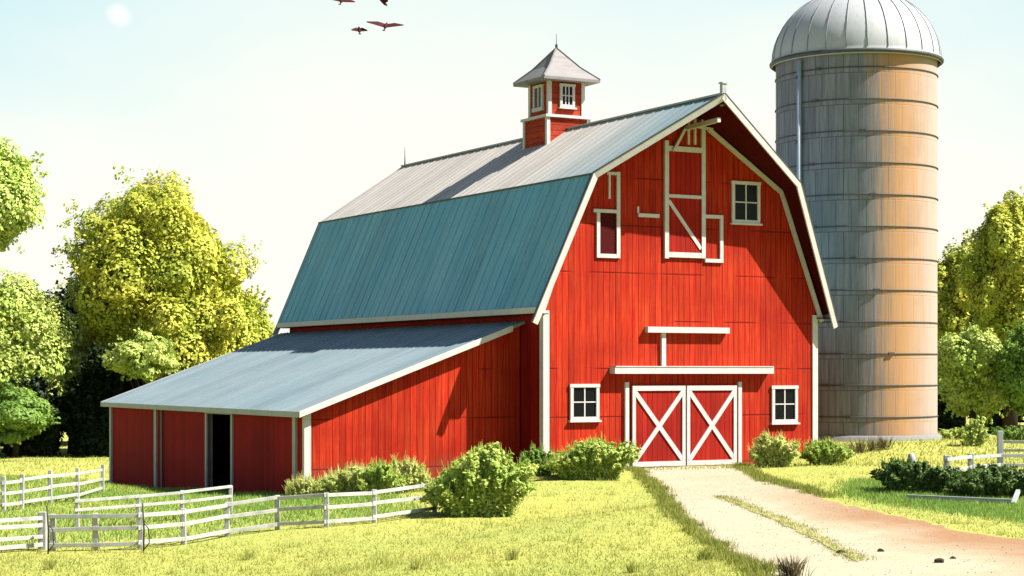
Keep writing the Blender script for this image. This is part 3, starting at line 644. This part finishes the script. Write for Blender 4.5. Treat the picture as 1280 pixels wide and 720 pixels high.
# dark shaded trees of the wood edge behind
dk = [(-60,110,330,560,95),(60,112,360,565,90),(130,108,300,560,70),(215,110,330,565,85),(300,113,400,565,60),(1175,115,330,550,60),(1250,113,300,550,75),(1330,112,290,550,80)]
dl = ['dark green tree filling the left edge of the wood behind','dark green tree behind the broad lime tree at left','dark narrow tree behind the left side of the largest tree','dark green tree directly behind the largest tree','dark low tree behind the barn back corner','dark tree just right of the silo base at the back','dark tree behind the tallest tree at right','dark tree at the far right edge of the picture behind the others']
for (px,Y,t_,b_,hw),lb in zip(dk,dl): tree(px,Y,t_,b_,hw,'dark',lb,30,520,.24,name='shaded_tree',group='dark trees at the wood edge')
def _later(): pass
def shrub(px, py, w_px, top, mat, label, per=420, size=.07, nl=22, Y=None, name='shrub', depth=.8, group='shrubs along the barn', spiky=0):
    p = ground(px,py) if Y is None else Vector((px2(px,Y),Y,tz(px2(px,Y),Y))); Y=p.y
    rx = w_px/2/F*Y; H = max(.3,(py-top)/F*Y)*1.05
    t = empty(name,p,0,label,'shrub',group)
    ns = int(nl*7*max(1,rx)); kk = max(22,int(per*2.3*nl/ns)); cen=[]
    mo = [(rng.uniform(-.75,.75), rng.uniform(.6,1.12), rng.uniform(.28,.5)) for _ in range(6)]+[(0,.95,.75)]
    bx_ = rng.uniform(-.62,.62,ns); by_ = rng.uniform(-.6,.6,ns)
    el_ = np.sqrt(np.clip(1-np.clip(np.abs(bx_)*1.15,0,1)**2*.75,0,1)) ; hm = np.zeros(ns)
    for c0,h0,w0 in mo: hm = np.maximum(hm, h0*np.exp(-((bx_-c0)/w0)**2))
    top = .92*H*np.clip(hm,.35,1.2)*el_*rng.uniform(.55,1.12,ns)
    out = np.stack([bx_*rx*.72+rng.normal(0,.16,ns)*rx*.6, by_*rx*depth*.6+rng.normal(0,.14,ns)*rx*.5],1)
    f = rng.random((ns,kk))**.75; b0 = np.stack([bx_*rx*.8,by_*rx*depth*.8,np.zeros(ns)],1)
    e0 = np.stack([b0[:,0]+out[:,0]*.55, b0[:,1]+out[:,1]*.6, top],1)
    arch = b0[:,None]*(1-f[...,None])+e0[:,None]*f[...,None]; arch[...,2] = top[:,None]*(1-(1-f)**1.7)
    arch[...,:2] += ((f**2)[...,None]-f[...,None]*.4)*out[:,None,:]*.5
    P = (arch+rng.normal(0,.045,(ns,kk,3))*(1.35-f)[...,None]*min(1.6,H)).reshape(-1,3)
    dr = unit(e0-b0+[0,0,.2]); Nn = unit(unit(P*[1/rx,1/(rx*depth),.8/H])*.9+[0,0,.45]+rng.normal(0,.45,(len(P),3)))
    S = size*.62*rng.uniform(.5,1.25,len(P)); cen=[tuple(q*[.9,.9,.85]) for q in e0[:9]]
    P[:,2] = np.maximum(P[:,2], rng.random(len(P))*.05)
    V = leaf_quads(P,Nn,S)
    if spiky:
        n = spiky*4; i = rng.integers(0,len(P),n); b0 = P[i]; up = unit(unit(b0-[0,0,0])*.35+[0,0,1]+rng.normal(0,.25,(n,3))); ln = (rng.uniform(.08,.30,n)*rng.uniform(.5,1.2,n))[:,None]
        sd = unit(np.cross(up, rng.normal(size=(n,3))))*.011
        V = np.concatenate([V, np.stack([b0-sd,b0+sd,b0+up*ln+sd*.3,b0+up*ln-sd*.3],1).reshape(-1,3)])
    np_mesh('foliage', V, 4, L[mat], t)
    m = MB()
    for c in cen[:9]: m.tube([(random.uniform(-.1,.1),random.uniform(-.1,.1),-.15),(c[0]*.5,c[1]*.5,c[2]*.55),c],[.025,.018,.006],5)
    m.build('stem', M['bark'], t); return t
shrub(600,644,146,565,'shrub','biggest leafy green shrub at the right end of the white fence',700,.085,34,spiky=700)
shrub(442,612,118,572,'pale','pale yellow-green shrub behind the fence, second from the lean-to corner post',480,.075,26,spiky=600,Y=53.5)
shrub(375,622,42,592,'pale','small creamy flowering shrub at the foot of the lean-to corner post',260,.06,12,spiky=260,Y=54.5)
shrub(510,612,62,572,'pale','narrow pale shrub between the biggest shrub and the pale one behind the fence',360,.07,16,spiky=400,Y=54.5)
shrub(478,614,70,578,'shrub','low green shrub filling the gap in the pale row behind the fence',420,.075,18,spiky=300,Y=53)
shrub(738,610,128,564,'shrub','wide bright green shrub left of the white crossed barn doors',600,.08,30,spiky=600,Y=56.5)
shrub(672,608,60,578,'green','low dark green shrub at the white corner board of the barn',360,.075,16,spiky=200,Y=57.5)
shrub(966,587,70,545,'pale','rounded yellow-green shrub right of the barn doors under the small window',460,.075,22,spiky=500,Y=61)
shrub(1034,582,70,553,'shrub','low green shrub at the right corner of the barn before the silo',400,.075,20,spiky=300,Y=61.5)
shrub(1143,616,112,575,'deep','dark rounded hedge shrub around the leaning post at right',500,.07,24,spiky=150,group='shrubs by the right paddock rails')
shrub(1240,622,150,583,'deep','dark low hedge shrub under the right paddock rails',500,.07,24,spiky=150,group='shrubs by the right paddock rails')
shrub(1216,577,46,545,'lime','small bright lime shrub behind the right paddock rails',300,.07,14,Y=66,group='shrubs by the right paddock rails')
shrub(1190,556,60,541,'lime','low lime shrub on the rise right of the silo base',260,.08,14,Y=78,group='shrubs by the right paddock rails')
shrub(1270,560,70,541,'green','low green shrub at the right edge behind the paddock rails',260,.08,14,Y=76,group='shrubs by the right paddock rails')

hs = [(-40,560,110,470),(40,562,110,470),(120,562,100,440),(190,562,100,455),(262,560,110,440),(330,560,80,430),(1185,552,60,455),(1245,552,90,440),(1320,552,90,450)]
hl = ['dark undergrowth bush at the far left edge of the field','dark undergrowth bush under the low green tree at left','dark undergrowth bush under the pale lime tree','dark undergrowth bush left of the lean-to far corner','dark undergrowth bush behind the lean-to roof','dark undergrowth bush behind the barn back corner','dark undergrowth bush close to the silo right side','dark undergrowth bush under the tall right tree','dark undergrowth bush at the far right edge']
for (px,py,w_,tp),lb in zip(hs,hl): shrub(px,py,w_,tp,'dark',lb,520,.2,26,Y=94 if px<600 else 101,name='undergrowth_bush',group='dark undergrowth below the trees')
# far wood closing the horizon all round
n=1500; th=rng.uniform(0,2*np.pi,n); rd=rng.uniform(215,250,n); cx_=np.sin(th)*rd; cy_=60+np.cos(th)*rd; hh_=rng.uniform(2.2,4.2,n); cz_=terr(cx_,cy_)+hh_*rng.uniform(.7,1.25,n)
v=unit(rng.normal(size=(n,60,3))); Pw=np.stack([cx_,cy_,cz_],1)[:,None]+v*np.stack([hh_*1.1,hh_*1.1,hh_],1)[:,None]*rng.uniform(.7,1.05,(n,60,1))
o=np_mesh('far_wood', leaf_quads(Pw.reshape(-1,3), unit(v.reshape(-1,3)+rng.normal(0,.3,(n*60,3))), rng.uniform(.4,.8,n*60)), 4, L['green']); tag(o,'far dark green wood on the horizon','wood',None,'stuff')
# grass blades
EDGE = np.concatenate([TA, TB[::-1]])
def inside(x,y,poly):
    c = np.zeros(len(x),bool); j=len(poly)-1
    for i in range(len(poly)):
        xi,yi=poly[i]; xj,yj=poly[j]
        t = ((yi>y)!=(yj>y)) & (x < (xj-xi)*(y-yi)/((yj-yi)+1e-12)+xi); c ^= t; j=i
    return c
def blades(name, X, Y, hmin, hmax, wd, mat, lean=.35, label=None, cat='grass', group=None):
    n=len(X); z=terr(X,Y); b=np.stack([X,Y,z],1); h=rng.uniform(hmin,hmax,n)[:,None]
    d = unit(np.c_[rng.normal(0,lean,(n,2)),np.ones(n)]); a=rng.uniform(0,2*np.pi,n); sd=np.c_[np.cos(a),np.sin(a),np.zeros(n)]*wd
    V=np.stack([b-sd,b+sd,b+d*h],1).reshape(-1,3); o=np_mesh(name,V,3,L[mat]); tag(o,label,cat,group,'stuff'); return o
n=170000; Yv = 1/rng.uniform(1/64,1/24,n); Xv = Yv*rng.uniform(-.33,.36,n)
s_,v_ = w2loc(Xv,Yv); keep = ~inside(Xv,Yv,EDGE[::4]) & ~((s_>-.1)&(s_<SH+.1)&(v_>-.05)) & ~((s_<0.2)&(s_>LS)&(v_>LF))
blades('meadow_grass', Xv[keep],Yv[keep],.02,.06,.010,'grass',.6,'short sunlit yellow-green meadow grass around the barn')
n=60000; Yv = 1/rng.uniform(1/110,1/60,n); Xv = Yv*rng.uniform(-.33,.36,n); s_,v_ = w2loc(Xv,Yv)
keep = ~((s_>-.1)&(s_<SH+.1)&(v_>-.05)&(v_<BL)) & ~((s_<0.2)&(s_>LS)&(v_>LF)&(v_<LB)) & ((Xv-SX)**2+(Yv-SY)**2>3.3**2)
blades('field_grass', Xv[keep],Yv[keep],.06,.16,.02,'grass',.4,'yellow-green grass of the field behind the farm')
def along(line, n, spread, clump=10):
    i = rng.uniform(0,len(line)-1.001,n//clump); k0=i.astype(int); f=(i-k0)[:,None]; c=line[k0]*(1-f)+line[k0+1]*f+rng.normal(0,spread,(len(i),2))
    c=np.repeat(c,clump,0)+rng.normal(0,.07,(len(c)*clump,2)); return c[:,0],c[:,1]
x1,y1=along(TA,15000,.10,14); x2,y2=along(TB[:110],9000,.13,14)
blades('verge_grass', np.r_[x1,x2],np.r_[y1,y2],.05,.19,.009,'verge',.4,'taller ragged green grass along the gravel track edges')
x1,y1=along((SA+SB)/2,5000,.12,12); blades('strip_grass',x1,y1,.03,.10,.009,'verge',.5,'low grass growing in the strip between the wheel ruts')
def patch(name, quad, n, hmin, hmax, wd, mat, label):
    q = [np.array(ground(*p))[:2] for p in quad]; a=rng.random(n)[:,None]; b=rng.random(n)[:,None]
    P = (q[0]*(1-a)+q[1]*a)*(1-b)+(q[3]*(1-a)+q[2]*a)*b + rng.normal(0,.35,(n,2))
    s_,v_ = w2loc(P[:,0],P[:,1]); k_ = ~((s_>LS-.1)&(v_>LF-.1)); P=P[k_]
    blades(name, P[:,0],P[:,1],hmin,hmax,wd,mat,.4,label)
patch('paddock_grass', [(-30,688),(540,642),(380,606),(-30,596)], 42000,.06,.17,.014,'green','darker green longer grass inside the fenced yard before the lean-to, partly painted shade')  # darker grass whose colour also carries the shade beside the lean-to
patch('bank_shade_grass', [(1070,620),(1330,662),(1330,606),(1080,600)], 34000,.05,.16,.012,'green','darker green grass standing in for shade around the hedge and fallen rail at right')  # ground shade by the hedge put in as darker green blades
def tuft(px,py,n,h,mat,label,r=.09,group='tufts of taller grass'):
    p=ground(px,py); o=empty('grass_tuft',p,0,label,'grass',group)
    a=rng.uniform(0,6.28,n); rr=np.abs(rng.normal(0,r,n)); b=np.c_[np.cos(a)*rr,np.sin(a)*rr,np.zeros(n)-.02]; d=unit(np.c_[b[:,:2]*1.6+rng.normal(0,.22,(n,2)),np.ones(n)])
    hh=rng.uniform(.5,1,n)[:,None]*h; t=rng.uniform(0,6.28,n); sd=np.c_[np.cos(t),np.sin(t),np.zeros(n)]*.008
    m1=b+d*hh*.6; tip=b+d*hh+np.c_[d[:,:2]*.3,np.zeros(n)]*hh
    np_mesh('blades',np.stack([b-sd,b+sd,m1+sd*.7,tip,m1-sd*.7],1).reshape(-1,3),5,L[mat],o)
tuft(990,722,170,.42,'dry','dry brown grass tuft at the bottom edge on the gravel track')
tuft(880,700,120,.25,'verge','short green tuft on the left verge of the track near the bottom')
tuft(960,716,120,.28,'verge','green tuft where the left verge meets the bottom edge of the picture')
tuft(660,612,150,.3,'verge','grass tuft by the big shrub')
for i,(px,py,lb) in enumerate(((310,700,'sparse thin tuft in the meadow below the white fence middle'),(520,712,'sparse thin tuft in the meadow at the bottom, left of centre'),(790,716,'sparse thin tuft in the meadow near the bottom centre'),(640,700,'sparse thin tuft in the meadow straight below the biggest shrub'),(60,712,'sparse thin tuft in the bottom left corner'))):
    tuft(px,py,45,.30,'grass',lb,.06)
for i,(px,py) in enumerate(((1075,566),(1090,564),(1104,562),(1060,570))):
    tuft(px,py,130,.6,'dry',['first','second','third','fourth'][0] and ['dry brown tuft at the silo foot, nearest its middle','dry brown tuft at the silo foot, just right of the middle one','rightmost dry brown tuft at the silo foot','leftmost dry brown tuft between barn shrub and silo'][i],.12,'dry tufts at the silo foot')

# ------------------------------------------------------------------ fences
def fence(name, pts, h, rails, label, pw=.055, rh=.085, mat='white2', group=None, heights=None, over=0, extra_end=False):
    g_ = [ground(*p) for p in pts]; o = empty(name, g_[0], 0, label, 'fence', group); base = g_[0]
    for i,p in enumerate(g_):
        m = MB(); hh = (heights[i] if heights else h); q = p-base; tx,ty = random.uniform(-.02,.02),random.uniform(-.02,.02)
        top = q+Vector((tx,ty,hh)); w_ = pw*(1.5 if extra_end and i==len(g_)-1 else 1)
        m.prism([(q.x-w_,q.y-w_,q.z-.4),(q.x+w_,q.y-w_,q.z-.4),(q.x+w_,q.y+w_,q.z-.4),(q.x-w_,q.y+w_,q.z-.4)],(tx,ty,hh+.4)); m.build('post', M[mat], o, .012)
    for a_,b_ in zip(g_[:-1],g_[1:]):
        for r in rails:
            m = MB(); pa_ = a_-base+Vector((0,-pw-.022,r*h+random.uniform(-.02,.02))); pb_ = b_-base+Vector((0,-pw-.022,r*h+random.uniform(-.02,.02)))
            mid_ = pa_.lerp(pb_,.5)-Vector((0,0,random.uniform(0,.02)))
            d=(pb_-pa_).normalized()
            m.beam(pa_-d*.06,pb_+d*.04,.035,rh); m.build('rail', M[mat], o, .006)
    return o
fence('rail_fence', [(66,689),(120,688),(176,687),(230,681),(284,671),(347,662),(408,659),(468,654),(543,643)], .78, (.92,.58,.18), 'long white three-rail fence in front of the lean-to ending at the biggest shrub', group='white rail fences')
fence('rail_fence', [(-70,694),(-8,692),(54,687)], .80, (.85,.66,.36,.12), 'short white rail fence piece in the lower left corner', group='white rail fences', extra_end=True)
fence('rail_fence', [(-30,640),(5,640),(27,637),(63,631),(97,627),(128,618)], .95, (.82,.52,.2), 'white rail fence at the left edge running back to the far lean-to corner', pw=.05, group='white rail fences')
fence('rail_fence', [(97,662),(172,656),(228,650),(288,643)], .72, (.95,.62), 'white two-rail pen fence just outside the lean-to doorway', pw=.045, rh=.07, group='white rail fences')
fence('iron_gate_posts', [(64,690.5),(64.5,690)], .95, (), 'thin dark iron gate stake at the left end of the long fence', pw=.018, mat='black') if False else None
for px,py,h_,lb in ((62,692,1.0,'thin dark iron stake at the left end of the long white fence'),(181,690,1.02,'thin dark iron stake bent against the long fence, left of its middle')):
    p=ground(px,py); m=MB(); m.tube([(0,0,-.2),(.01,0,h_*.5),(-.02,0,h_)],.018,6); m.tube([(.0,0,.05),(.12,0,.2),(.10,0,.5),(0,0,.62)],.012,6); o=m.build('fence_stake', M['black']); o.location=p-Vector((0,.14,0)); tag(o,lb,'stake','iron stakes by the long fence')
# right paddock rails
fence('paddock_rail', [(1184,607),(1213,603),(1250,600),(1330,600)], .80, (.86,.52), 'weathered rail with low posts above the dark hedge at right', pw=.07, rh=.09, mat='grey_trim', group='paddock rails at the right', heights=[.8,.78,1.35,1.3])
fence('paddock_rail', [(1252,584),(1300,584),(1350,584)], .85, (.93,.6), 'pale boards at the right edge behind the weathered rail', mat='white2', group='paddock rails at the right')
p=ground(1138,607); m=MB(); m.tube([(0,0,-.3),(.0,0,.3),(.03,0,.68),(.03,0,.82),(.03,0,.86)],[.10,.10,.11,.09,.03],12); o=m.build('stub_post', M['grey_trim']); o.location=p; tag(o,'stubby rounded grey post standing alone in the dark hedge','post')
a_=ground(1134,625); b_=ground(1266,632); m=MB(); m.beam((0,0,.08),b_-a_+Vector((0,0,.10)),.10,.10); m.beam(b_-a_+Vector((-.02,-.1,.05)),b_-a_+Vector((.22,.35,.32)),.09,.08); o=m.build('fallen_rail', M['grey_trim']); o.location=a_; tag(o,'grey fallen rail lying along the foot of the dark hedge','rail')

# loose gravel on the track
n=2600; ii=rng.integers(2,len(TA)-2,n); tt=rng.beta(.8,.8,n)[:,None]; q=TA[ii]*(1-tt)+TB[ii]*tt+rng.normal(0,.12,(n,2)); zz_=terr(q[:,0],q[:,1])+.028
r_=rng.uniform(.006,.017,n)[:,None,None]*rng.uniform(.7,1.3,(n,4,3)); tet=np.array([[1,0,-.4],[-.5,.87,-.4],[-.5,-.87,-.4],[0,0,.9]])[None]*r_
an=rng.uniform(0,6.28,n); cs_,sn_=np.cos(an),np.sin(an); tx_=tet[...,0]*cs_[:,None]-tet[...,1]*sn_[:,None]; ty_=tet[...,0]*sn_[:,None]+tet[...,1]*cs_[:,None]
tet=np.stack([tx_,ty_,tet[...,2]],-1)+np.c_[q,zz_][:,None,:]
o=np_mesh('loose_gravel', tet[:,[0,1,3,1,2,3,2,0,3],:].reshape(-1,3), 3, simple('pale_loose_stones',(.66,.56,.40),.9,.1)); tag(o,'small loose stones scattered over the gravel track','gravel',None,'stuff')
n=900; Yc=1/rng.uniform(1/56,1/28,n); Xc=Yc*rng.uniform(-.3,.34,n); Xc=np.repeat(Xc,16)+rng.normal(0,.10,n*16); Yc=np.repeat(Yc,16)+rng.normal(0,.10,n*16)
s_,v_=w2loc(Xc,Yc); kp=~inside(Xc,Yc,EDGE[::4])&~((s_>LS-.1)&(v_>-.1))
blades('meadow_weeds', Xc[kp],Yc[kp],.06,.17,.008,'grass',.35,'scattered taller blades standing above the short meadow grass')
# stones on the track
for i,(px,py,sz,lb) in enumerate(((1051,693,.06,'small dark stone on the track left of the other stones'),(1101,691,.055,'small dark stone in the middle of the track'),(1174,705,.07,'larger of the paired dark stones near the bottom right of the track'),(1191,700,.045,'smaller of the paired dark stones near the bottom right of the track'))):
    p=ground(px,py); bm=bmesh.new(); bmesh.ops.create_icosphere(bm,subdivisions=2,radius=sz)
    for v in bm.verts: v.co = Vector((v.co.x*1.2,v.co.y,v.co.z*.8))*random.uniform(.85,1.12)
    me=bpy.data.meshes.new('stone'); bm.to_mesh(me); bm.free(); me.materials.append(M['bark']); o=bpy.data.objects.new('stone',me); C.objects.link(o); o.location=p+Vector((0,0,sz*.6)); tag(o,lb,'stone','stones on the track')

# ------------------------------------------------------------------ birds
def bird(px,py,span,ang,flap,label):
    Y=85; x=px2(px,Y); z=pz(py,Y); m=MB()
    m.tube([(-.24,0,0),(-.12,0,.02),(.02,0,.03),(.16,0,.01),(.24,0,.03),(.30,0,.02)],[.02,.07,.085,.06,.045,.01],8)
    m.add([(-.2,0,.0),(-.42,-.08,.0),(-.45,.0,.01),(-.42,.08,0)],[(0,1,2,3)])
    m2=[]
    for sg in (-1,1):
        w1=(.0,sg*span*.22,.05+flap*.5); w2=(-.06,sg*span*.5,.02+flap)
        m.add([(.13,0,.05),(.15,w1[1],w1[2]),(w2[0]+.02,w2[1],w2[2]),(w2[0]-.07,w2[1]*.92,w2[2]-.01),(-.12,w1[1],w1[2]-.02),(-.13,0,.03),
               (.13,0,.02),(.15,w1[1],w1[2]-.03),(-.12,w1[1],w1[2]-.05),(-.13,0,0)],
              [(0,1,4,5),(1,2,3,4),(6,9,8,7),(7,8,3,2),(0,6,7,1),(1,7,2),(5,4,8,9),(4,3,8)])
    o=m.build('bird', M['bird']); o.location=(x,Y,z); o.rotation_euler=ang; tag(o,label,'bird','birds flying in the sky')
bird(482,33,1.75,(R(8),R(-38),R(78)),.17,'dark bird with spread wings, largest and lowest of the flock on the right')
bird(449,38,.75,(R(0),R(-35),R(100)),.03,'tiny dark bird just left of the largest one')
bird(427,1,1.3,(R(10),R(-35),R(80)),.05,'dark bird at the top edge of the picture, leftmost of the flock')
bird(478,2,.8,(R(0),R(40),R(30)),.16,'small dark bird at the top edge, above the largest one')

# ------------------------------------------------------------------ light, sky, camera
SA_,SC_ = 1.25,1.85
S = Vector((SA_*ux+1.0*uy, SA_*uy-1.0*ux, SC_)).normalized()
sun = bpy.data.lights.new('sun','SUN'); sun.energy = 5.0; sun.angle = R(.5); sun.color = (1,.955,.89)
so = bpy.data.objects.new('sun',sun); C.objects.link(so); so.rotation_euler = S.to_track_quat('Z','Y').to_euler(); so.location=(40,0,60)
wd = bpy.data.worlds.new('World'); bpy.context.scene.world = wd; wd.use_nodes = True
nt = wd.node_tree; bg = nt.nodes['Background']; sk = nt.nodes.new('ShaderNodeTexSky'); sk.sky_type='NISHITA'; sk.sun_disc=False
sk.sun_elevation = math.asin(S.z); sk.sun_rotation = math.atan2(S.x,S.y); sk.air_density=1.0; sk.dust_density=3.5; sk.ozone_density=1.5
sk.dust_density=1.0; bg.inputs[1].default_value=.05
# low thin bright cloud near the horizon over the Nishita blue, by direction in the sky
def wn(ty, **k):
    x = nt.nodes.new(ty)
    for a,b in k.items(): setattr(x,a,b)
    return x
tc = wn('ShaderNodeTexCoord'); sp = wn('ShaderNodeSeparateXYZ'); nt.links.new(tc.outputs['Generated'], sp.inputs[0])
mp = wn('ShaderNodeMapping'); mp.inputs['Scale'].default_value=(1,1,2.2); nt.links.new(tc.outputs['Generated'], mp.inputs[0])
no = wn('ShaderNodeTexNoise'); no.inputs['Scale'].default_value=4.2; no.inputs['Detail'].default_value=6; no.inputs['Roughness'].default_value=.5; nt.links.new(mp.outputs[0], no.inputs['Vector'])
def wm(op,a,b=None,c=None,clamp=False):
    x = wn('ShaderNodeMath',operation=op,use_clamp=clamp)
    for i,v in enumerate((a,b,c)):
        if v is None: continue
        if isinstance(v,(int,float)): x.inputs[i].default_value=v
        else: nt.links.new(v,x.inputs[i])
    return x.outputs[0]
el = wm('ADD', wm('ADD', sp.outputs[2], wm('MULTIPLY', wm('SUBTRACT', no.outputs['Fac'], .5), .16)), wm('MULTIPLY', wm('POWER', wm('ABSOLUTE', wm('ADD', sp.outputs[0], -.03)), 2.0), .75))
def ramp2(stops):
    r = wn('ShaderNodeValToRGB'); nt.links.new(el, r.inputs[0]); e = r.color_ramp.elements
    while len(e)<len(stops): e.new(.5)
    for q,(p_,v) in zip(e,stops): q.position=p_; q.color=(v,v,v,1)
    return r.outputs[0]
north = wm('MULTIPLY_ADD', sp.outputs[1], 3.0, -1.2, clamp=True)     # bright sky kept beyond the farm only, shaped to cut fill light elsewhere
def mixc(f,a,col):
    x = wn('ShaderNodeMix',data_type='RGBA'); nt.links.new(f,x.inputs[0]); nt.links.new(a,x.inputs[6]); x.inputs[7].default_value=(*col,1); return x.outputs[2]
c1 = mixc(wm('MULTIPLY', ramp2([(.26,1),(.42,0)]), north), sk.outputs[0], (4.3,6.1,6.5))
c2 = mixc(wm('MULTIPLY', ramp2([(.11,1),(.17,.72),(.26,0)]), north), c1, (7.3,7.15,6.4))
vd = wn('ShaderNodeVectorMath',operation='DISTANCE'); nt.links.new(tc.outputs['Generated'], vd.inputs[0]); vd.inputs[1].default_value=(-.199,.963,.1815)
puff = wm('MULTIPLY', wm('SUBTRACT', wm('MULTIPLY_ADD', wm('SUBTRACT', no.outputs['Fac'], .5), .05, .0085), vd.outputs['Value']), 190, clamp=True)
c2 = mixc(wm('MULTIPLY', puff, .7), c2, (7.6,7.6,7.2))
nt.links.new(c2, bg.inputs[0])
cam = bpy.data.cameras.new('camera'); co = bpy.data.objects.new('camera',cam); C.objects.link(co); bpy.context.scene.camera = co
co.location=(0,0,CZ); co.rotation_euler=(R(90),0,0); cam.sensor_width=36; cam.lens=36*F/1280; cam.shift_y=(HY-360)/1280; cam.clip_end=9000
vs = bpy.context.scene.view_settings; vs.view_transform='Standard'; vs.look='None'; vs.gamma=1; vs.exposure=1.55
